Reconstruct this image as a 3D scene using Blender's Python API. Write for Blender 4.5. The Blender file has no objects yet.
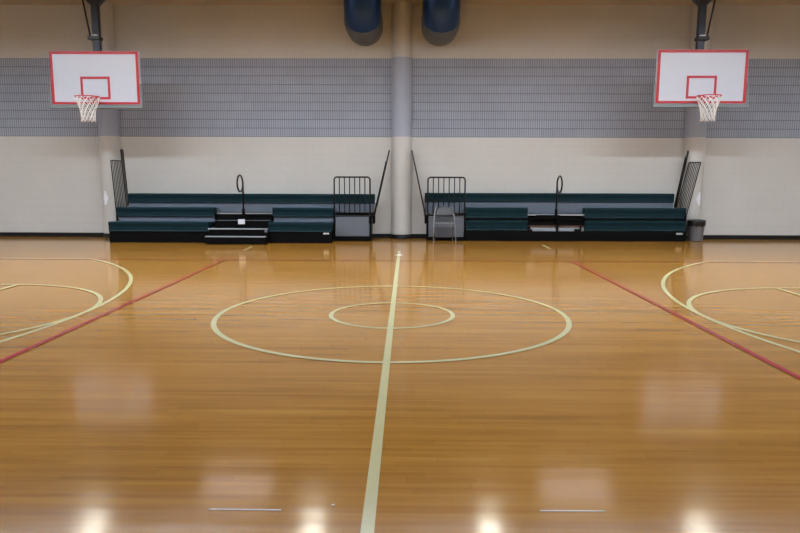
import bpy, bmesh, math, random
from mathutils import Vector, Matrix
random.seed(7)
sc = bpy.context.scene
C = sc.collection
PI = math.pi

# ------------------------------------------------------------------ materials
def srgb(r, g, b):
    def f(c):
        c /= 255.0
        return c / 12.92 if c <= .04045 else ((c + .055) / 1.055) ** 2.4
    return (f(r), f(g), f(b), 1)

def new_mat(name):
    m = bpy.data.materials.new(name); m.use_nodes = True
    nt = m.node_tree
    return m, nt, nt.nodes['Principled BSDF']

def simple(name, col, rough=.5, metal=0.0, noise=.06, scale=14, bump=0.0, spec=.5, coat=0.0):
    """procedural paint/metal: colour broken up by a faint noise"""
    m, nt, b = new_mat(name); n = nt.nodes; l = nt.links
    tc = n.new('ShaderNodeTexCoord'); no = n.new('ShaderNodeTexNoise')
    no.inputs['Scale'].default_value = scale; no.inputs['Detail'].default_value = 4
    l.new(tc.outputs['Object'], no.inputs['Vector'])
    mix = n.new('ShaderNodeMix'); mix.data_type = 'RGBA'
    mix.inputs['A'].default_value = [c * (1 - noise) for c in col[:3]] + [1]
    mix.inputs['B'].default_value = [min(1, c * (1 + noise)) for c in col[:3]] + [1]
    l.new(no.outputs['Fac'], mix.inputs['Factor']); l.new(mix.outputs['Result'], b.inputs['Base Color'])
    b.inputs['Roughness'].default_value = rough; b.inputs['Metallic'].default_value = metal
    b.inputs['Specular IOR Level'].default_value = spec
    b.inputs['Coat Weight'].default_value = coat
    if bump:
        bp = n.new('ShaderNodeBump'); bp.inputs['Strength'].default_value = bump; bp.inputs['Distance'].default_value = .01
        l.new(no.outputs['Fac'], bp.inputs['Height']); l.new(bp.outputs['Normal'], b.inputs['Normal'])
    return m

def math_node(nt, op, a, b=None, c=None):
    n = nt.nodes.new('ShaderNodeMath'); n.operation = op
    for i, v in enumerate((a, b, c)):
        if v is None: continue
        if isinstance(v, (int, float)): n.inputs[i].default_value = v
        else: nt.links.new(v, n.inputs[i])
    return n.outputs[0]

BAND0, BAND1 = 2.345, 4.11
def wall_material(name, scored):
    """painted concrete block, beige with a grey band; the band is of slotted acoustic block on the walls"""
    m, nt, b = new_mat(name); n = nt.nodes; l = nt.links
    tc = n.new('ShaderNodeTexCoord'); sp = n.new('ShaderNodeSeparateXYZ'); l.new(tc.outputs['Object'], sp.inputs[0])
    X, Y, Z = sp.outputs
    inband = math_node(nt, 'MULTIPLY', math_node(nt, 'GREATER_THAN', Z, BAND0), math_node(nt, 'LESS_THAN', Z, BAND1))
    no = n.new('ShaderNodeTexNoise'); no.inputs['Scale'].default_value = 1.1; no.inputs['Detail'].default_value = 5
    l.new(tc.outputs['Object'], no.inputs['Vector'])
    def two(a, c, fac):
        mx = n.new('ShaderNodeMix'); mx.data_type = 'RGBA'
        for k, v in (('A', a), ('B', c)):
            if isinstance(v, tuple): mx.inputs[k].default_value = v
            else: l.new(v, mx.inputs[k])
        if isinstance(fac, (int, float)): mx.inputs['Factor'].default_value = fac
        else: l.new(fac, mx.inputs['Factor'])
        return mx.outputs['Result']
    beige = two(BEIGE_A, BEIGE_B, no.outputs['Fac'])
    grey = two(GREY_A, GREY_B, no.outputs['Fac'])
    if scored:
        cx = n.new('ShaderNodeCombineXYZ'); l.new(math_node(nt, 'ADD', X, Y), cx.inputs[0])
        l.new(math_node(nt, 'SUBTRACT', Z, BAND0 - .003), cx.inputs[1])
        br = n.new('ShaderNodeTexBrick'); l.new(cx.outputs[0], br.inputs['Vector'])
        br.inputs['Scale'].default_value = 1; br.inputs['Brick Width'].default_value = .4064
        br.inputs['Row Height'].default_value = (BAND1 - BAND0) / 9.0; br.inputs['Mortar Size'].default_value = .0005
        br.inputs['Mortar Smooth'].default_value = .3
        br.inputs['Color1'].default_value = (.0, .0, .0, 1); br.inputs['Color2'].default_value = (1, 1, 1, 1)
        rnd = br.outputs['Color']
        grey = two(grey, GREY_C, math_node(nt, 'MULTIPLY', rnd, .35))
        fr = math_node(nt, 'FRACT', math_node(nt, 'MULTIPLY', math_node(nt, 'ADD', X, Y), 1 / .0508))
        slot = math_node(nt, 'MULTIPLY', math_node(nt, 'LESS_THAN', fr, .36), .5)
        fz = math_node(nt, 'FRACT', math_node(nt, 'MULTIPLY', math_node(nt, 'SUBTRACT', Z, BAND0 - .004), 9.0 / (BAND1 - BAND0)))
        joint = math_node(nt, 'MULTIPLY', math_node(nt, 'LESS_THAN', fz, .09), .6)
        dark = math_node(nt, 'MAXIMUM', slot, joint)
        grey = two(grey, (.05, .05, .055, 1), dark)
        # faint painted-over joints of the plain block
        br2 = n.new('ShaderNodeTexBrick'); l.new(cx.outputs[0], br2.inputs['Vector'])
        br2.inputs['Scale'].default_value = 1; br2.inputs['Brick Width'].default_value = .4064
        br2.inputs['Row Height'].default_value = .2032; br2.inputs['Mortar Size'].default_value = .006
        br2.inputs['Mortar Smooth'].default_value = .8
        beige = two(beige, (.2, .18, .165, 1), math_node(nt, 'MULTIPLY', br2.outputs['Fac'], .16))
        bp = n.new('ShaderNodeBump'); bp.invert = True; bp.inputs['Strength'].default_value = .25; bp.inputs['Distance'].default_value = .004
        l.new(br2.outputs['Fac'], bp.inputs['Height']); l.new(bp.outputs['Normal'], b.inputs['Normal'])
    l.new(two(beige, grey, inband), b.inputs['Base Color'])
    b.inputs['Roughness'].default_value = .55; b.inputs['Specular IOR Level'].default_value = .3
    return m

BEIGE_A = srgb(186, 184, 179); BEIGE_B = srgb(198, 197, 193)
GREY_A = srgb(150, 158, 174); GREY_B = srgb(160, 167, 182); GREY_C = srgb(138, 145, 160)

def floor_material():
    m, nt, b = new_mat('maple_strip_floor'); n = nt.nodes; l = nt.links
    tc = n.new('ShaderNodeTexCoord')
    sp = n.new('ShaderNodeSeparateXYZ'); l.new(tc.outputs['Object'], sp.inputs[0])
    def planks(w, h, seed):
        row = math_node(nt, 'FLOOR', math_node(nt, 'MULTIPLY', sp.outputs[1], 1 / h))
        wn = n.new('ShaderNodeTexWhiteNoise'); wn.noise_dimensions = '2D'
        c = n.new('ShaderNodeCombineXYZ'); l.new(row, c.inputs[0]); c.inputs[1].default_value = seed; l.new(c.outputs[0], wn.inputs['Vector'])
        xs = math_node(nt, 'ADD', math_node(nt, 'MULTIPLY', sp.outputs[0], 1 / w), math_node(nt, 'MULTIPLY', wn.outputs['Value'], 17.3))
        idx = math_node(nt, 'FLOOR', xs)
        wn2 = n.new('ShaderNodeTexWhiteNoise'); wn2.noise_dimensions = '2D'
        c2 = n.new('ShaderNodeCombineXYZ'); l.new(row, c2.inputs[0]); l.new(idx, c2.inputs[1]); l.new(c2.outputs[0], wn2.inputs['Vector'])
        fx = math_node(nt, 'FRACT', xs); fy = math_node(nt, 'FRACT', math_node(nt, 'MULTIPLY', sp.outputs[1], 1 / h))
        joint = math_node(nt, 'LESS_THAN', fx, .0015 / w)
        return wn2.outputs['Value'], joint
    pv, pj = planks(.83, .0572, 3.1); pv2, _ = planks(2.3, .0572, 9.7)
    def noise(sx, sy, sc_, det=5, rough=.6):
        mp = n.new('ShaderNodeMapping'); mp.inputs['Scale'].default_value = (sx, sy, 1); l.new(tc.outputs['Object'], mp.inputs[0])
        no = n.new('ShaderNodeTexNoise'); no.inputs['Scale'].default_value = sc_; no.inputs['Detail'].default_value = det
        no.inputs['Roughness'].default_value = rough; l.new(mp.outputs[0], no.inputs['Vector']); return no.outputs['Fac']
    grain = noise(1.2, 30, 1.0, 3); streak = noise(.45, 5.5, 1.0, 3); broad = noise(.35, .5, 1.0, 2)
    v = math_node(nt, 'MULTIPLY', pv, .09)
    v = math_node(nt, 'MULTIPLY_ADD', pv2, .07, v)
    v = math_node(nt, 'MULTIPLY_ADD', grain, .42, v)
    v = math_node(nt, 'MULTIPLY_ADD', streak, .50, v)
    v = math_node(nt, 'MULTIPLY_ADD', broad, .25, v)
    v = math_node(nt, 'MULTIPLY_ADD', noise(.3, 15, 1.0, 1), .30, v)
    v = math_node(nt, 'SUBTRACT', v, .36)
    cr = n.new('ShaderNodeValToRGB'); l.new(v, cr.inputs[0])
    e = cr.color_ramp.elements
    e[0].position = .1; e[0].color = FLOOR_D
    e[1].position = .95; e[1].color = FLOOR_L
    k = cr.color_ramp.elements.new(.5); k.color = FLOOR_M
    mx = n.new('ShaderNodeMix'); mx.data_type = 'RGBA'; l.new(cr.outputs[0], mx.inputs['A'])
    mx.inputs['B'].default_value = srgb(70, 40, 20); l.new(math_node(nt, 'MULTIPLY', pj, .5), mx.inputs['Factor'])
    l.new(mx.outputs['Result'], b.inputs['Base Color'])
    r = math_node(nt, 'MULTIPLY_ADD', noise(.8, 9, 1.0, 4), .08, .09)
    l.new(r, b.inputs['Roughness'])
    b.inputs['Specular IOR Level'].default_value = .5
    hgt = noise(1.2, 8, 1.0, 0)
    bp = n.new('ShaderNodeBump'); bp.inputs['Strength'].default_value = .15; bp.inputs['Distance'].default_value = .005
    l.new(hgt, bp.inputs['Height']); l.new(bp.outputs['Normal'], b.inputs['Normal'])
    return m
FLOOR_D = (.20, .082, .010, 1); FLOOR_M = (.375, .175, .026, 1); FLOOR_L = (.49, .265, .052, 1)

def line_paint(name, col):
    m = simple(name, col, rough=.2, noise=.08, scale=9)
    return m

def emit_mat(name, col, strength):
    m = bpy.data.materials.new(name); m.use_nodes = True; nt = m.node_tree
    nt.nodes.remove(nt.nodes['Principled BSDF'])
    em = nt.nodes.new('ShaderNodeEmission'); em.inputs[0].default_value = col; em.inputs[1].default_value = strength
    nt.links.new(em.outputs[0], nt.nodes['Material Output'].inputs[0]); return m

def seat_material():
    m, nt, b = new_mat('green_moulded_plastic'); n = nt.nodes; l = nt.links
    tc = n.new('ShaderNodeTexCoord'); no = n.new('ShaderNodeTexNoise'); no.inputs['Scale'].default_value = 3
    l.new(tc.outputs['Object'], no.inputs['Vector'])
    mx = n.new('ShaderNodeMix'); mx.data_type = 'RGBA'
    mx.inputs['A'].default_value = srgb(3, 33, 40); mx.inputs['B'].default_value = srgb(5, 38, 45)
    l.new(no.outputs['Fac'], mx.inputs['Factor']); l.new(mx.outputs['Result'], b.inputs['Base Color'])
    b.inputs['Roughness'].default_value = .5; b.inputs['Specular IOR Level'].default_value = .18
    return m

LAMP = 47.0
M = dict(
    lamp_front=emit_mat('soft_lamp_glow', (1, .95, .82, 1), 21.0), lamp_mid=emit_mat('dimmer_lamp_glow', (.86, .96, 1.08, 1), LAMP * .22), lamp_rear=emit_mat('dimmest_lamp_glow', (.86, .96, 1.08, 1), LAMP * .10),
    wall=wall_material('painted_block_wall', True), column=wall_material('painted_smooth_column', False),
    plain=simple('beige_wall_paint', srgb(188, 180, 172), .6), floor=floor_material(),
    ceiling=simple('tan_ceiling_deck', srgb(178, 168, 154), .8, noise=.08, scale=2),
    base=simple('black_rubber_base', srgb(14, 16, 19), .5, spec=.3), seat=seat_material(),
    riser=simple('blue_grey_deck_paint', srgb(92, 102, 116), .5, noise=.05, scale=5),
    panel=simple('grey_panel_laminate', srgb(98, 104, 113), .5, noise=.04, scale=5),
    black=simple('black_painted_steel', srgb(7, 7, 8), .55, spec=.1), rail=simple('black_rail_enamel', srgb(10, 10, 12), .4, spec=.3),
    nosing=simple('aluminium_nosing', srgb(170, 176, 182), .4, .35), label=simple('white_sticker', srgb(225, 225, 228), .5),
    rust=simple('brown_wood_edge', srgb(96, 66, 54), .6), board=simple('white_enamel_board', srgb(186, 189, 200), .28, noise=.02),
    red=simple('red_board_paint', srgb(170, 30, 40), .4), rimred=simple('red_rim_paint', srgb(180, 38, 48), .4),
    pad=simple('grey_green_edge_padding', srgb(112, 121, 124), .6), net=simple('white_net_cord', srgb(225, 222, 220), .8),
    mast=simple('dark_blue_grey_steel', srgb(30, 38, 52), .4, noise=.1), darkmetal=simple('dark_steel', srgb(18, 20, 26), .4),
    blue=simple('blue_duct_paint', srgb(30, 66, 122), .3, .4, noise=.05), ductgrey=simple('dark_grey_duct_paint', srgb(98, 104, 112), .45, .2),
    chair=simple('grey_chair_enamel', srgb(118, 120, 123), .4, .3), bin=simple('grey_bin_plastic', srgb(104, 106, 110), .5),
    liner=simple('black_bin_liner', srgb(12, 12, 13), .4, bump=.4, scale=30), patch=simple('bare_white_plaster', srgb(228, 230, 236), .7),
    yellow=line_paint('pale_yellow_line_paint', srgb(186, 180, 134)), redline=line_paint('red_line_paint', srgb(160, 34, 44)),
    plate=simple('worn_steel_plate', srgb(205, 205, 210), .3, .3), fixture=simple('white_fixture_enamel', srgb(220, 220, 215), .5),
    lamp=emit_mat('lamp_diffuser_glow', (.86, .96, 1.08, 1), LAMP), lamp_pink=emit_mat('pinkish_lamp_diffuser_glow', (1, .82, .80, 1), 2.5),
)

# ------------------------------------------------------------------ helpers
def box(bm, x0, x1, y0, y1, z0, z1):
    vs = [bm.verts.new((x, y, z)) for z in (z0, z1) for y in (y0, y1) for x in (x0, x1)]
    for f in ((0, 2, 3, 1), (4, 5, 7, 6), (0, 1, 5, 4), (2, 6, 7, 3), (0, 4, 6, 2), (1, 3, 7, 5)):
        bm.faces.new([vs[i] for i in f])

def tube(bm, pts, r, seg=8, closed=False):
    pts = [Vector(p) for p in pts]; n = len(pts); rings = []
    prev = None
    for i, p in enumerate(pts):
        if closed: t = (pts[(i + 1) % n] - pts[i - 1])
        else: t = pts[min(i + 1, n - 1)] - pts[max(i - 1, 0)]
        t.normalize()
        if prev is None:
            a = Vector((0, 0, 1)) if abs(t.z) < .9 else Vector((1, 0, 0))
            u = t.cross(a).normalized()
        else:
            u = (prev - t * prev.dot(t)).normalized()
        prev = u; w = t.cross(u)
        rr = r[i] if isinstance(r, (list, tuple)) else r
        rings.append([bm.verts.new(p + (u * math.cos(2 * PI * k / seg) + w * math.sin(2 * PI * k / seg)) * rr) for k in range(seg)])
    for i in range(n if closed else n - 1):
        a, b = rings[i], rings[(i + 1) % n]
        off = 0
        if closed and i == n - 1:
            off = min(range(seg), key=lambda o: (a[0].co - b[o].co).length)
        for k in range(seg):
            f = bm.faces.new((a[k], a[(k + 1) % seg], b[(k + 1 + off) % seg], b[(k + off) % seg])); f.smooth = True
    if not closed:
        bm.faces.new(rings[0][::-1]); bm.faces.new(rings[-1])

def fillet(pts, rad, seg=5, closed=True):
    pts = [Vector(p) for p in pts]; out = []; n = len(pts)
    for i in range(n):
        if not closed and i in (0, n - 1): out.append(pts[i]); continue
        p, a, b = pts[i], pts[i - 1], pts[(i + 1) % n]
        da = (a - p).normalized(); db = (b - p).normalized()
        for k in range(seg + 1):
            t = k / seg
            q0 = p + da * rad * (1 - t); q1 = p + db * rad * t
            out.append(q0.lerp(q1, t))
    return out

def prism(bm, poly, axis, a0, a1):
    """extrude a 2D polygon along an axis; poly in the other two axes"""
    def P(u, v, a):
        return {'x': (a, u, v), 'y': (u, a, v), 'z': (u, v, a)}[axis]
    A = [bm.verts.new(P(u, v, a0)) for u, v in poly]; B = [bm.verts.new(P(u, v, a1)) for u, v in poly]
    n = len(poly)
    for i in range(n): bm.faces.new((A[i], A[(i + 1) % n], B[(i + 1) % n], B[i]))
    bm.faces.new(A[::-1]); bm.faces.new(B)

def lathe(bm, prof, cx, cy, seg=32, a0=0, a1=2 * PI):
    full = abs(a1 - a0 - 2 * PI) < 1e-6; rings = []
    for r, z in prof:
        rings.append([bm.verts.new((cx + r * math.cos(a0 + (a1 - a0) * k / seg), cy + r * math.sin(a0 + (a1 - a0) * k / seg), z)) for k in range(seg if full else seg + 1)])
    for a, b in zip(rings, rings[1:]):
        for k in range(seg):
            k2 = (k + 1) % seg if full else k + 1
            f = bm.faces.new((a[k], a[k2], b[k2], b[k])); f.smooth = True

def obj(name, bm, mat, parent=None, bevel=0.0):
    bmesh.ops.recalc_face_normals(bm, faces=bm.faces)
    if parent is not None:
        off = world_of(parent)
        bmesh.ops.translate(bm, verts=bm.verts, vec=-off)
    me = bpy.data.meshes.new(name); bm.to_mesh(me); bm.free()
    o = bpy.data.objects.new(name, me); C.objects.link(o)
    me.materials.append(mat)
    if parent is not None: o.parent = parent
    if bevel:
        b = o.modifiers.new('bevel', 'BEVEL'); b.width = bevel; b.segments = 2; b.limit_method = 'ANGLE'
    return o
def world_of(o):
    v = Vector((0, 0, 0))
    while o is not None: v += o.location; o = o.parent
    return v
def pieces(name, lst, mat, parent=None, bevel=0.0):
    for b in lst: boxes(name, [b], mat, parent, bevel)
def make(name, fn, mat, parent=None, bevel=0.0):
    bm = bmesh.new(); fn(bm); return obj(name, bm, mat, parent, bevel)
def boxes(name, lst, mat, parent=None, bevel=0.0):
    return make(name, lambda bm: [box(bm, *b) for b in lst], mat, parent, bevel)
def thing(name, label, cat, loc, group=None):
    o = bpy.data.objects.new(name, None); C.objects.link(o); o.location = loc
    o.empty_display_size = .1
    o['label'] = label; o['category'] = cat
    if group: o['group'] = group
    return o
def struct(o, label=None):
    o['kind'] = 'structure'
    if label: o['label'] = label
    return o
def copy_tree(o, parent=None):
    c = o.copy(); C.objects.link(c)
    if parent is not None: c.parent = parent
    for ch in list(o.children): copy_tree(ch, c)
    return c

# ------------------------------------------------------------------ room
WY, CZ, SX, BY = 8.75, 5.28, 12.6, -9.6
fl = struct(boxes('floor', [(-SX, SX, BY, WY, -.1, 0)], M['floor']), 'varnished maple strip gym floor with painted court lines')
struct(boxes('ceiling', [(-SX, SX, BY, WY, CZ, CZ + .1)], M['ceiling']))
struct(boxes('wall_back', [(-SX, SX, WY, WY + .2, -.1, CZ + .1)], M['wall']), 'painted block wall with a grey band of slotted blocks')
struct(boxes('wall_front', [(-SX, SX, BY - .2, BY, -.1, CZ + .1)], M['plain']))
struct(boxes('wall_left', [(-SX - .2, -SX, BY - .2, WY + .2, -.1, CZ + .1)], M['plain']))
struct(boxes('wall_right', [(SX, SX + .2, BY - .2, WY + .2, -.1, CZ + .1)], M['plain']))

COLS = (-6.785, .015, 6.775); CR = .236
segs = [(-SX, COLS[0] - CR), (COLS[0] + CR, COLS[1] - CR), (COLS[1] + CR, COLS[2] - CR), (COLS[2] + CR, SX)]
struct(boxes('baseboard_back', [(a, b, WY - .012, WY, 0, .1) for a, b in segs], M['base']), 'black rubber baseboard along the block wall')
for i, cx in enumerate(COLS):
    def colm(bm):
        lathe(bm, [(CR, 0), (CR, CZ)], cx, WY, 28, PI, 2 * PI)
    c = struct(make('trim_%d' % (i + 1), colm, M['column']),
               ('round painted column behind the left backboard', 'round painted column between the two bleachers', 'round painted column behind the right backboard')[i])
    def cb(bm):
        lathe(bm, [(CR + .002, .1), (CR + .012, .098), (CR + .012, 0)], cx, WY, 28, PI, 2 * PI)
    make('column_base', cb, M['base'], c)
    if i != 1:
        px, z0, z1 = ((-6.862, .765, 1.09), None, (6.868, .79, 1.105))[i]
        def pt(bm):
            prof = [(0, -.035, .01), (.25, -.042, .042), (.5, -.048, .075), (.68, -.045, .05), (.85, -.02, .03), (1, -.03, .012)]
            rows = []
            for t, a, b in prof:
                if i == 2: a, b = -b, -a
                z = z0 + (z1 - z0) * t; row = []
                for k in range(7):
                    x = px + a + (b - a) * k / 6
                    y = WY - math.sqrt((CR + .003) ** 2 - (x - cx) ** 2)
                    row.append(bm.verts.new((x, y, z)))
                rows.append(row)
            for r0, r1 in zip(rows, rows[1:]):
                for k in range(6): bm.faces.new((r0[k], r0[k + 1], r1[k + 1], r1[k]))
        make('plaster_patch', pt, M['patch'], c)['label'] = 'white bare patch on the column paint'

# ------------------------------------------------------------------ court lines (painted on the floor, parts of it)
LW = .052; ZT = .004
def flat(bm, pts):
    """pts: list of (inner, outer) 2D pairs along the line"""
    A = [(bm.verts.new((a[0], a[1], ZT)), bm.verts.new((b[0], b[1], ZT))) for a, b in pts]
    for p, q in zip(A, A[1:]): bm.faces.new((p[0], p[1], q[1], q[0]))
def arc(cx, cy, ro, a0, a1, n=96, w=LW):
    return [((cx + (ro - w) * math.cos(a), cy + (ro - w) * math.sin(a)), (cx + ro * math.cos(a), cy + ro * math.sin(a))) for a in [a0 + (a1 - a0) * k / n for k in range(n + 1)]]
def line(x0, y0, x1, y1, w=LW):
    d = Vector((x1 - x0, y1 - y0)).normalized(); nx, ny = -d.y * w / 2, d.x * w / 2
    return [((x0 + nx, y0 + ny), (x0 - nx, y0 - ny)), ((x1 + nx, y1 + ny), (x1 - nx, y1 - ny))]
def mark(name, runs, mat, z=None):
    def f(bm):
        for r in runs: flat(bm, r)
    o = make(name, f, mat, fl)
    if z: o.location.z = z
    return o
mark('centre_line', [line(0, -5.8, 0, 5.95, .056)], M['yellow'])
mark('outer_centre_circle', [arc(0, 0, 1.83, 0, 2 * PI, 160)], M['yellow'], .001)
mark('inner_centre_circle', [arc(0, 0, .66, 0, 2 * PI, 96, .045)], M['yellow'], .001)
for s in (-1, 1):
    a = math.asin(4.62 / 6.02)
    mark('three_point_line', [arc(s * 9.25, 0, 6.02, PI - a if s > 0 else -a, PI + a if s > 0 else a, 160),
                              line(s * 5.40, 4.59, s * 10.8, 4.59), line(s * 5.40, -4.59, s * 10.8, -4.59)], M['yellow'])
    mark('free_throw_circle', [arc(s * 5.06, 0, 1.83, 0, 2 * PI, 120)], M['yellow'], .0016)
    mark('free_throw_line', [line(s * 5.0, -1.8, s * 5.0, 1.8)], M['yellow'], .0032)
    mark('lane_line', [line(s * 5.0, 1.8, s * 10.8, 1.8), line(s * 5.0, -1.8, s * 10.8, -1.8)], M['yellow'], .0024)
    mark('attack_line', [line(s * 3.0, -4.5, s * 3.0, 4.5)], M['redline'], .0024)
    mark('attack_line_dash', [line(s * 3.04, 6.0 if s < 0 else 6.45, s * 3.04, 6.7 if s < 0 else 7.2, .05)], M['yellow'])
mark('volleyball_sideline', [line(-9, 4.5, -.035, 4.5, .045), line(.035, 4.5, 9, 4.5, .045)], M['redline'], .0032)

def fp(bm): lathe(bm, [(0.0001, .006), (.055, .006), (.075, .003), (.08, .0005)], 0, 5.32, 20)
o = make('floor_socket_cover', fp, M['plate']); o['label'] = 'small round steel socket cover set in the far end of the centre line'; o['category'] = 'floor cover'

for a, b, y in ((-.70, -.385, -4.10), (.74, 1.02, -4.087), (-.172, -.158, -4.05)):  # plain white strips imitating glints of the ceiling lights on the varnish
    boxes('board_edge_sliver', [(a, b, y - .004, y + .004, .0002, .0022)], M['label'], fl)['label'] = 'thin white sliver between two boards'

# ------------------------------------------------------------------ bleachers
def seat_mesh(x0, x1, y, z0, z1, depth=.27):
    """a bench of moulded seat modules: rolled front edge, dished front face, seams between the modules"""
    n = max(1, round((x1 - x0) / .457)); w = (x1 - x0) / n; g = .0004
    prof = [(depth, z1 - .012), (.10, z1 - .010), (.05, z1), (.018, z1 - .004), (.002, z1 - .02), (.0, z1 - .05), (.012, (z0 + z1) / 2), (.010, z0 + .03), (.0, z0 + .012), (.006, z0), (.03, z0), (.03, z0 + .02), (depth, z0 + .05)]
    bm = bmesh.new()
    for i in range(n):
        prism(bm, [(y + a, b) for a, b in prof], 'x', x0 + i * w + g, x0 + (i + 1) * w - g)
    return bm
def bar_panel(root, name, P, cols, frame_pts, r=.017, rb=.0125):
    """guard rail: bent tube frame with its upright bars as sub-parts"""
    fr = make(name, lambda bm: tube(bm, fillet(frame_pts, .07), r, 8, True), M['rail'], root)
    for a, b in cols:
        make('rail_bar', lambda bm: tube(bm, [a, b], rb, 6), M['rail'], fr)
    return fr
def end_rail(root, xb, slope, ya, ym, yb, n1, n2, far=None, skew=0.0):
    def panel(y0, y1, z0, z1, n, nm, q=None):
        X = lambda z, y: (q or (xb, slope))[0] + (z - .55) * (q or (xb, slope))[1] - (0 if q else skew * (y - ya))
        pts = [(X(z0, y0), y0, z0), (X(z1, y0), y0, z1), (X(z1, y1), y1, z1), (X(z0, y1), y1, z0)]
        fr = make(nm, lambda bm: tube(bm, fillet(pts, .03, 3), (.013 if n else .018), 8, True), M['rail'], root)
        for k in range(n):
            y = y0 + (y1 - y0) * (k + 1) / (n + 1)
            make('rail_bar', lambda bm: tube(bm, [(X(z0, y), y, z0), (X(z1, y), y, z1)], .0085, 6), M['rail'], fr)
    panel(ya, ym, .55, 1.775, n1, 'end_guardrail')
    panel(ym + .01, yb, .75, 2.03, n2, 'end_guardrail', far)
    # bracket that holds the rail to the frame
    for y in (ya + .02, ym): boxes('rail_bracket', [(xb - .02, xb + .02, y - .02, y + .02, .38, .60)], M['black'], root)

def aisle_rail(root, x, y, zb):
    top = 1.45
    pts = [(x, y, zb), (x, y, 1.2), (x, y, top - .12)]
    p = make('aisle_handrail', lambda bm: tube(bm, pts, .02, 8), M['rail'], root)
    loop = [(x, y - .24 + .24 * math.cos(t), top - .17 + .18 * math.sin(t)) for t in [2 * PI * k / 28 for k in range(28)]]
    make('rail_loop', lambda bm: tube(bm, loop, .019, 8, True), M['rail'], p)
    make('rail_socket', lambda bm: tube(bm, [(x, y, zb - .02), (x, y, zb + .12)], .032, 10), M['black'], p)

def front_guard(root, x0, x1, xe, y, zb, s):
    z0, z1 = .572, 1.425
    pts = [(x0, y, z0), (x1, y, z0), (x1, y, z1), (x0, y, z1)]
    n = 6
    cols = [((x0 + (x1 - x0) * (k + 1) / (n + 1), y, z0), (x0 + (x1 - x0) * (k + 1) / (n + 1), y, z1)) for k in range(n)]
    bar_panel(root, 'front_guardrail', None, cols, pts)
    make('guardrail_sill', lambda bm: tube(bm, fillet([(x1 if s < 0 else x0, y, z0), (xe, y, z0), (xe, y + .3, z0)], .03, 3, False), .016, 8), M['rail'], root)
    boxes('guardrail_post', [(x0 - .03, x0 + .012, y - .02, y + .03, 0, z0)], M['black'], root)
    boxes('guardrail_post', [(x1 - .012, x1 + .02, y - .02, y + .03, 0, z0)], M['black'], root)
    boxes('front_panel', [(x0 + .02, x1 - .015, y + .0, y + .02, zb, .548)], M['panel'], root, .003)
    boxes('panel_base', [(x0 + .012, x1 - .012, y - .005, y + .03, 0, zb)], M['black'], root)
    xb = x1 - .02 if s < 0 else x0 - .05
    boxes('rail_latch', [(xb - .01, xb + .06, y - .01, y + .04, .40, .57)], M['black'], root)

# ---- left bleacher (first row pulled out a little, portable aisle steps in front)
L = thing('bleacher', 'left green telescopic bleacher with portable black aisle steps and a white sticker', 'bleacher', (-3.45, 8.1, 0), 'folded bleachers along the wall')
ax0, ax1 = -4.147, -2.845
for (a, b) in ((-6.32, ax0), (ax1, -1.485)):
    obj('bench_seat', seat_mesh(a, b, 7.40, .243, .455), M['seat'], L)
    obj('bench_seat', seat_mesh(a, b - .01, 7.85, .548, .748), M['seat'], L)
    boxes('riser_panel', [(a + .02, b - .01, 7.90, 7.92, .44, .60)], M['riser'], L)
    boxes('footboard', [(a + .01, b - .01, 7.65, 7.88, .415, .44)], M['riser'], L)
    boxes('footboard', [(a + .01, b - .01, 8.1, 8.26, .69, .72)], M['riser'], L)
    boxes('kickboard', [(a, b, 7.425, 7.45, .0, .245)], M['black'], L, .004)
    pieces('seat_bracket', [(x, x + .03, 7.46, 7.66, .1, .41) for x in (a + .02, (a + b) / 2, b - .05)], M['black'], L)
obj('bench_seat', seat_mesh(-6.20, -.588, 8.22, .832, 1.045), M['seat'], L)
boxes('riser_panel', [(-6.20, -.60, 8.25, 8.27, .622, .84)], M['riser'], L)
boxes('riser_trim', [(-6.2, -.60, 8.243, 8.25, .628, .640)], M['panel'], L)
boxes('top_deck', [(-6.22, -.6, 8.45, 8.70, .80, .83)], M['riser'], L)
pieces('frame', [(-6.3, -1.5, 8.0, 8.6, .04, .12), (-6.3, -.62, 8.3, 8.7, .5, .60)] + [(x, x + .05, 7.95, 8.68, 0, .60) for x in (-6.28, -5.0, -2.4, -1.56)] + [(-.70, -.66, 8.0, 8.68, 0, .6)], M['black'], L)
# aisle
st = boxes('aisle_step', [(ax0 + .04, ax1 - .0, 7.06, 7.5, 0, .165)], M['black'], L, .006)
boxes('step_nosing', [(ax0 + .03, ax1 + .01, 7.048, 7.12, .158, .180)], M['nosing'], st, .003)
st = boxes('aisle_step', [(ax0 + .04, ax1, 7.31, 7.72, .165, .305)], M['black'], L, .006)
boxes('step_nosing', [(ax0 + .02, ax1 - .0, 7.298, 7.36, .302, .325)], M['nosing'], st, .003)
boxes('step_bracket', [(ax1 - .06, ax1, 7.285, 7.30, .245, .315)], M['panel'], st)
st = boxes('aisle_step', [(ax0 + .04, ax1 - .02, 7.76, 7.96, .06, .462)], M['black'], L, .004)
boxes('step_nosing', [(ax0 + .03, ax1 - .02, 7.755, 7.80, .462, .472)], M['panel'], st)
boxes('step_sticker', [(-3.59, -3.44, 7.752, 7.758, .385, .495)], M['label'], st)['label'] = 'white sticker'
st = boxes('aisle_step', [(ax0 + .02, ax1 - .02, 8.0, 8.25, .3, .60)], M['black'], L, .004)
boxes('step_nosing', [(ax0 + .02, ax1 - .02, 7.985, 8.10, .597, .620)], M['nosing'], st)
boxes('aisle_hinge', [(-3.5, -2.86, 7.97, 8.0, .56, .60)], M['black'], st)
aisle_rail(L, -3.51, 7.95, .60)
end_rail(L, -6.325, -.055, 7.86, 8.38, 8.50, 6, 1, None, -.03)
end_rail(L, -.600, .227, 8.02, 8.40, 8.62, 5, 2)
front_guard(L, -1.469, -.675, -.60, 7.92, .115, -1)
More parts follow.
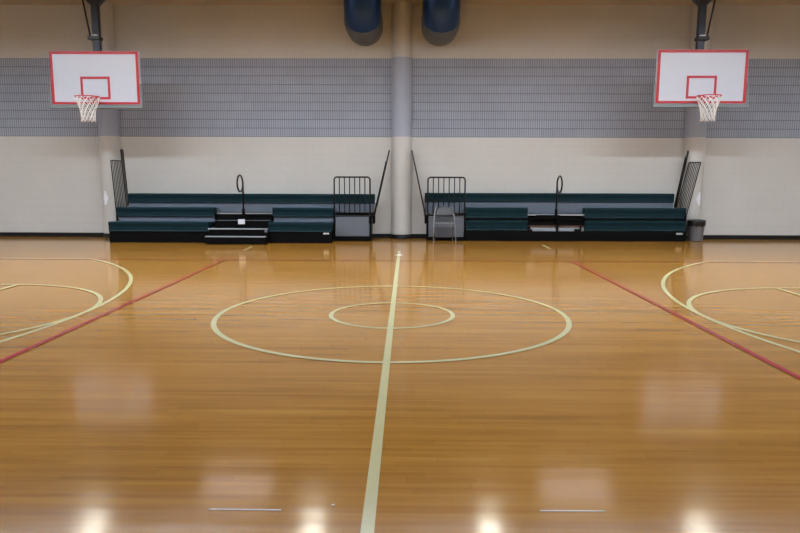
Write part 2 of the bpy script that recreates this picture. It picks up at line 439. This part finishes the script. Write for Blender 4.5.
boxes('maker_sticker', [(-1.66, -1.54, 7.42, 7.425, .196, .232)], M['label'], L)['label'] = 'small white sticker'

# ---- right bleacher (fully closed)
Rb = thing('bleacher', 'right green telescopic bleacher, fully folded, with an open black framed aisle gap', 'bleacher', (3.5, 8.4, 0), 'folded bleachers along the wall')
bx0, bx1 = 2.868, 4.172
for (a, b) in ((1.485, bx0), (bx1, 6.43)):
    obj('bench_seat', seat_mesh(a, b, 8.10, .236, .470, .2), M['seat'], Rb)
    obj('bench_seat', seat_mesh(a, b + .01, 8.16, .517, .752, .25), M['seat'], Rb)
    boxes('seat_rail', [(a, b, 8.14, 8.3, .474, .512)], M['black'], Rb)
obj('bench_seat', seat_mesh(.56, 6.268, 8.45, .866, 1.072, .2), M['seat'], Rb)
boxes('riser_panel', [(.56, 6.26, 8.475, 8.49, .61, .87)], M['riser'], Rb)
boxes('riser_trim', [(.56, 6.26, 8.467, 8.475, .66, .672)], M['panel'], Rb)
boxes('kickboard', [(1.485, 6.44, 8.105, 8.13, 0, .228)], M['black'], Rb, .004)
pieces('frame', [(bx0, bx1, 8.15, 8.17, .505, .525), (bx0, bx1, 8.24, 8.26, .345, .525), (1.5, 6.4, 8.5, 8.7, .5, .6)] +
      [(x, x + .05, 8.14, 8.68, 0, .50) for x in (1.5, 2.83, 4.18, 6.36)] + [(.62, .66, 8.18, 8.68, 0, .6)], M['black'], Rb)
st = boxes('aisle_deck', [(bx0, bx1, 8.24, 8.47, .575, .60)], M['riser'], Rb)
boxes('step_nosing', [(bx0, bx1, 8.225, 8.27, .572, .602)], M['nosing'], st)
boxes('aisle_hinge', [(3.07, 3.60, 8.17, 8.22, .525, .588)], M['black'], Rb, .004)
boxes('plywood_edge', [(bx0, bx1, 8.23, 8.25, .318, .345)], M['rust'], Rb)
boxes('inner_step', [(bx0, bx1, 8.22, 8.5, .20, .30)], M['nosing'], Rb)
pieces('step_latch', [(2.87, 2.95, 8.18, 8.24, .27, .33), (2.89, 2.99, 8.16, 8.22, .22, .26), (3.54, 3.58, 8.17, 8.215, .2, .5), (3.95, 4.10, 8.17, 8.215, .22, .27), (4.07, 4.10, 8.17, 8.215, .2, .34)], M['black'], Rb)
aisle_rail(Rb, 3.525, 8.20, .60)
end_rail(Rb, 6.418, .211, 8.12, 8.56, 8.67, 6, 1, (6.330, .168), .17)
end_rail(Rb, .572, -.216, 8.20, 8.45, 8.66, 5, 2)
front_guard(Rb, .617, 1.452, .55, 8.15, .085, 1)
boxes('end_caster', [(6.22, 6.36, 8.09, 8.105, .16, .20)], M['nosing'], Rb)

# ------------------------------------------------------------------ hoops
def hoop(cx, z0, rim_z, rodside, label):
    H = thing('basketball_hoop', label, 'basketball hoop', (cx, 7.25, CZ), 'ceiling hung hoops')
    w, h, y = 1.83, 1.065, 7.05
    x0, x1, z1 = cx - w / 2, cx + w / 2, z0 + h
    bd = boxes('backboard', [(x0, x1, y, y + .085, z0, z1)], M['board'], H, .006)
    t = .062; q = y - .0025
    boxes('backboard_border', [(x0 + .004, x1 - .004, q, y, z1 - t, z1 - .004), (x0 + .004, x1 - .004, q, y, z0 + .004, z0 + t * .8), (x0 + .004, x0 + t, q, y, z0 + t * .8, z1 - t), (x1 - t, x1 - .004, q, y, z0 + t * .8, z1 - t)], M['red'], bd)
    sx0, sx1, sz0, sz1 = cx - .305, cx + .305, rim_z - .01, rim_z + .447; t = .05
    boxes('target_square', [(sx0, sx1, q, y, sz1 - t, sz1), (sx0, sx1, q, y, sz0, sz0 + t), (sx0, sx0 + t, q, y, sz0 + t, sz1 - t), (sx1 - t, sx1, q, y, sz0 + t, sz1 - t)], M['red'], bd)
    def pad(bm):
        e = .045
        prism(bm, [(x0 - e, z0 + .42), (x0 - e, z0 - .08), (x1 + e, z0 - .08), (x1 + e, z0 + .42), (x1 + .002, z0 + .42), (x1 + .002, z0 - .002), (x0 - .002, z0 - .002), (x0 - .002, z0 + .42)], 'y', y - .012, y + .095)
    make('edge_padding', pad, M['pad'], bd, .01)
    ry = y - .15 - .2286
    rim = make('rim', lambda bm: tube(bm, [(cx + .2286 * math.cos(a), ry + .2286 * math.sin(a), rim_z) for a in [2 * PI * k / 40 for k in range(40)]], .011, 8, True), M['rimred'], H)
    def br(bm):
        box(bm, cx - .07, cx + .07, y - .006, y - .0026, rim_z - .12, rim_z + .06)
        prism(bm, [(cx - .06, y - .004), (cx + .06, y - .004), (cx + .09, ry + .2), (cx - .09, ry + .2)], 'z', rim_z - .012, rim_z + .002)
        for s in (-1, 1): tube(bm, [(cx + s * .05, y - .004, rim_z - .11), (cx + s * .12, ry + .19, rim_z - .008)], .008, 6)
    make('rim_bracket', br, M['rimred'], rim)
    def net(bm):
        n = 12; lev = [(.2286, -.012), (.205, -.09), (.175, -.17), (.150, -.25), (.135, -.34), (.128, -.43), (.135, -.49)]
        for s in (-1, 1):
            for i in range(n):
                pts = []
                for k, (r, dz) in enumerate(lev):
                    a = 2 * PI * (i + s * .5 * (k if k % 2 == 0 else k)) / n
                    a = 2 * PI * (i + (.5 * s if k % 2 else 0)) / n if False else a
                    pts.append((cx + r * math.cos(a), ry + r * math.sin(a), rim_z + dz))
                tube(bm, pts, .0068, 5)
        for k in range(n):
            a = 2 * PI * k / n
            tube(bm, [(cx + .2286 * math.cos(a), ry + .2286 * math.sin(a), rim_z - .03), (cx + .2286 * math.cos(a), ry + .2286 * math.sin(a), rim_z)], .007, 5)
    make('net', net, M['net'], rim)
    mx = cx
    ms = boxes('mast', [(mx - .07, mx + .07, 7.18, 7.30, z0 + .25, CZ)], M['mast'], H, .01)
    pieces('board_mount', [(mx - .35, mx + .35, 7.135, 7.165, z0 + .35, z0 + .43), (mx - .35, mx + .35, 7.135, 7.165, z1 - .2, z1 - .12)], M['darkmetal'], H)
    make('ceiling_bracket', lambda bm: prism(bm, [(mx - .075, 4.90), (mx + .075, 4.90), (mx + .20, 5.02), (mx + .20, CZ), (mx - .20, CZ), (mx - .20, 5.02)], 'y', 7.16, 7.32), M['mast'], H, .008)
    s = rodside
    make('brace_rod', lambda bm: tube(bm, [(mx + s * .085, 7.14, 4.26), (mx + s * .25, 7.14, CZ)], .019, 8), M['darkmetal'], H)
    cl = boxes('clamp', [(min(mx - s * .09, mx + s * .14), max(mx - s * .09, mx + s * .14), 7.12, 7.33, 4.205, 4.275)], M['darkmetal'], H, .008)
    boxes('clamp_plate', [(mx - .06, mx + .06, 7.115, 7.18, 4.276, 4.30)], M['plate'], cl)
    return H
hoop(-6.262, 2.893, 3.005, -1, 'left hoop with white backboard and red border, hung on a dark ceiling mast')
hoop(6.122, 2.935, 3.040, 1, 'right hoop with white backboard and red border, hung on a dark ceiling mast')

# ------------------------------------------------------------------ ducts
def duct(cx, label):
    r, y0, zc, Rb_ = .405, 7.9, 5.22, .43
    D = thing('air_duct', label, 'air duct', (cx, y0, CZ), 'blue ducts by the middle column')
    cen = (y0 + Rb_, zc)
    def ring(bm, th, rr):
        c = Vector((cx, cen[0] - Rb_ * math.cos(th), cen[1] - Rb_ * math.sin(th)))
        u = Vector((1, 0, 0)); w = Vector((0, math.cos(th), math.sin(th)))
        return [bm.verts.new(c + (u * math.cos(a) + w * math.sin(a)) * rr) for a in [2 * PI * k / 40 for k in range(40)]]
    def skin(bm, rings):
        for a, b in zip(rings, rings[1:]):
            for k in range(40):
                f = bm.faces.new((a[k], a[(k + 1) % 40], b[(k + 1) % 40], b[k])); f.smooth = True
    def blue(bm):
        prof = []
        z = CZ
        lathe(bm, [(r, CZ - .001), (r, zc)], cx, y0, 40)
        rs = [ring(bm, t * PI / 180, r) for t in (0, 20, 40, 60)]
        skin(bm, rs)
        # raised seams between the gores
        for t in (0, 22):
            skin(bm, [ring(bm, (t - 1) * PI / 180, r + .001), ring(bm, t * PI / 180, r + .005), ring(bm, (t + 1) * PI / 180, r + .001)])
    make('duct_pipe', blue, M['blue'], D)
    def grey(bm):
        skin(bm, [ring(bm, t * PI / 180, r + .004) for t in (60, 67, 74, 82, 90)])
        a = ring(bm, PI / 2, r + .004); b = [bm.verts.new((v.co.x, WY - .002, v.co.z)) for v in a]; skin(bm, [a, b])
        for t in (61, 76, 89):
            skin(bm, [ring(bm, (t - 1.2) * PI / 180, r + .005), ring(bm, t * PI / 180, r + .014), ring(bm, (t + 1.2) * PI / 180, r + .005)])
    make('duct_elbow', grey, M['ductgrey'], D)['label'] = 'dark grey elbow turning to the wall'
duct(-.823, 'blue round air duct left of the middle column')
duct(.868, 'blue round air duct right of the middle column')

# ------------------------------------------------------------------ folding chair
def chair(cx, y):
    K = thing('folding_chair', 'grey metal folding chair in front of the right bleacher guardrail', 'chair', (cx, y, 0))
    for s in (-1, 1):
        # long tube: front foot up to the backrest
        make('front_leg', lambda bm: tube(bm, [(cx + s * .245, y - .22, .012), (cx + s * .235, y - .08, .40), (cx + s * .215, y + .04, .60), (cx + s * .185, y + .09, .74), (cx + s * .15, y + .10, .775)], .0125, 8), M['chair'], K)
        make('rear_leg', lambda bm: tube(bm, [(cx + s * .205, y - .16, .41), (cx + s * .205, y + .06, .25), (cx + s * .205, y + .26, .012)], .011, 8), M['chair'], K)
        make('foot_cap', lambda bm: tube(bm, [(cx + s * .245, y - .22, 0), (cx + s * .2447, y - .215, .03)], .015, 8), M['chair'], K)
        make('foot_cap', lambda bm: tube(bm, [(cx + s * .205, y + .262, 0), (cx + s * .205, y + .245, .03)], .014, 8), M['chair'], K)
    make('crossbar', lambda bm: tube(bm, [(cx - .205, y + .2, .09), (cx + .205, y + .2, .09)], .008, 6), M['chair'], K)
    def seat(bm):
        pts = fillet([(cx - .205, y - .21, 0), (cx + .205, y - .21, 0), (cx + .195, y + .15, 0), (cx - .195, y + .15, 0)], .05, 5)
        prism(bm, [(p.x, p.y) for p in pts], 'z', .412, .432)
        tube(bm, [(p.x, p.y, .418) for p in pts], .011, 6, True)
    make('seat', seat, M['chair'], K)
    def back(bm):
        rows = []; n = 12
        for j, z in enumerate((.585, .60, .66, .72, .765, .782)):
            row = []
            for k in range(n + 1):
                u = k / n * 2 - 1; hw = (.205, .208, .20, .19, .170, .145)[j]
                zz = z - (.018 * abs(u) ** 3 if j >= 4 else 0) - (.012 * (1 - u * u) if j == 0 else 0)
                row.append(bm.verts.new((cx + hw * u, y + .045 + (z - .585) * .28 + .035 * (1 - u * u), zz)))
            rows.append(row)
        for a, b in zip(rows, rows[1:]):
            for k in range(n):
                f = bm.faces.new((a[k], a[k + 1], b[k + 1], b[k])); f.smooth = True
        g = bmesh.ops.solidify(bm, geom=bm.faces[:], thickness=.012)
    make('backrest', back, M['chair'], K)
chair(.975, 7.86)

# ------------------------------------------------------------------ bin
B = thing('waste_bin', 'grey waste bin with black liner beside the right bleacher end', 'bin', (6.755, 8.32, 0))
make('bin_body', lambda bm: lathe(bm, [(.0001, .004), (.148, .004), (.152, .02), (.178, .455), (.184, .462), (.178, .47), (.168, .46), (.145, .03), (.0001, .03)], 6.755, 8.32, 32), M['bin'], B)
def liner(bm):
    prof = [(.150, .30), (.176, .462), (.180, .481), (.192, .480), (.197, .45), (.194, .40), (.190, .35)]
    rings = []
    for r, z in prof:
        rings.append([bm.verts.new((6.755 + (r + .003 * math.sin(k * 2.3)) * math.cos(2 * PI * k / 36), 8.32 + (r + .003 * math.sin(k * 2.3)) * math.sin(2 * PI * k / 36), z + (.012 * math.sin(k * 1.7) if z < .36 and r > .18 else 0))) for k in range(36)])
    for a, b in zip(rings, rings[1:]):
        for k in range(36): bm.faces.new((a[k], a[(k + 1) % 36], b[(k + 1) % 36], b[k])).smooth = True
make('bin_liner', liner, M['liner'], B)

# ------------------------------------------------------------------ ceiling lights
def light(x, y, w, l, mat, label, group, cat='ceiling light'):
    T = thing('ceiling_light', label, cat, (x, y, CZ), group)
    t, d = .03, .13
    boxes('light_housing', [(x - w / 2 - t, x + w / 2 + t, y - l / 2 - t, y + l / 2 + t, CZ - .02, CZ - .001),
        (x - w / 2 - t, x - w / 2, y - l / 2 - t, y + l / 2 + t, CZ - d, CZ - .02), (x + w / 2, x + w / 2 + t, y - l / 2 - t, y + l / 2 + t, CZ - d, CZ - .02),
        (x - w / 2, x + w / 2, y - l / 2 - t, y - l / 2, CZ - d, CZ - .02), (x - w / 2, x + w / 2, y + l / 2, y + l / 2 + t, CZ - d, CZ - .02)], M['fixture'], T)
    boxes('light_diffuser', [(x - w / 2 + .005, x + w / 2 - .005, y - l / 2 + .005, y + l / 2 - .005, CZ - .05, CZ - .0201)], mat, T)
    return T
LX = (-9.3, -5.75, -1.6, 1.72, 5.65, 9.3)
for x in LX[1:-1]:
    light(x, 4.75, .34, 1.0, M['lamp_front'], 'white boxed ceiling light in the row between the hoops', 'boxed ceiling lights')
def strip_light(x, y, mat):  # added fixture, out of view, that brightens the block wall and court
    T = thing('strip_light', 'long white strip light hung below the gym ceiling', 'ceiling light', (x, y, CZ), 'strip lights over the court')
    boxes('lamp_body', [(x - .93, x + .93, y - .20, y + .20, CZ - .24, CZ - .18), (x - .93, x + .93, y - .20, y - .19, CZ - .300, CZ - .24), (x - .93, x + .93, y + .19, y + .20, CZ - .300, CZ - .24)], M['fixture'], T)
    boxes('light_diffuser', [(x - .93, x + .93, y - .19, y + .19, CZ - .27, CZ - .2401)], mat, T)
    for s_ in (-1, 1):
        make('hanger', lambda bm: tube(bm, [(x + s_ * .8, y, CZ), (x + s_ * .8, y, CZ - .18)], .008, 6), M['fixture'], T)
for y, lm in ((3.15, 'lamp'), (-1.4, 'lamp_mid'), (-5.6, 'lamp_rear')):
    for k in range(12):
        strip_light(-11.55 + 2.1 * k, y, M[lm])
for x in (-3.45, 3.75):
    light(x, 6.5, 1.5, 1.1, M['lamp_pink'], 'large square pinkish ceiling light between the hoop and the middle column', 'square ceiling lights near the wall')

# ------------------------------------------------------------------ world, camera
w = bpy.data.worlds.new('world'); sc.world = w; w.use_nodes = True
w.node_tree.nodes['Background'].inputs[0].default_value = (.8, .85, 1, 1); w.node_tree.nodes['Background'].inputs[1].default_value = .02

f, pit, yaw, roll = 658.95, .1354, -.011, -.003
def rot(c, s, kind):
    return Matrix({'z': ((c, -s, 0), (s, c, 0), (0, 0, 1)), 'x': ((1, 0, 0), (0, c, -s), (0, s, c)), 'y': ((c, 0, -s), (0, 1, 0), (s, 0, c))}[kind])
Rm = rot(math.cos(roll), math.sin(roll), 'y') @ rot(math.cos(pit), math.sin(pit), 'x') @ rot(math.cos(yaw), math.sin(yaw), 'z')
cam = bpy.data.cameras.new('camera'); co = bpy.data.objects.new('camera', cam); C.objects.link(co)
cam.sensor_width = 36; cam.lens = f / 800 * 36; cam.clip_start = .05
R3 = Matrix((Rm[0], Rm[2], -Rm[1])).transposed()
co.matrix_world = Matrix.Translation((.1577, -6.787, 1.4365)) @ R3.to_4x4()
sc.camera = co
vs = sc.view_settings
sc.display_settings.display_device = 'sRGB'
vs.view_transform = 'Standard'; vs.look = 'None'; vs.exposure = 0.27; vs.gamma = 1; vs.use_curve_mapping = False
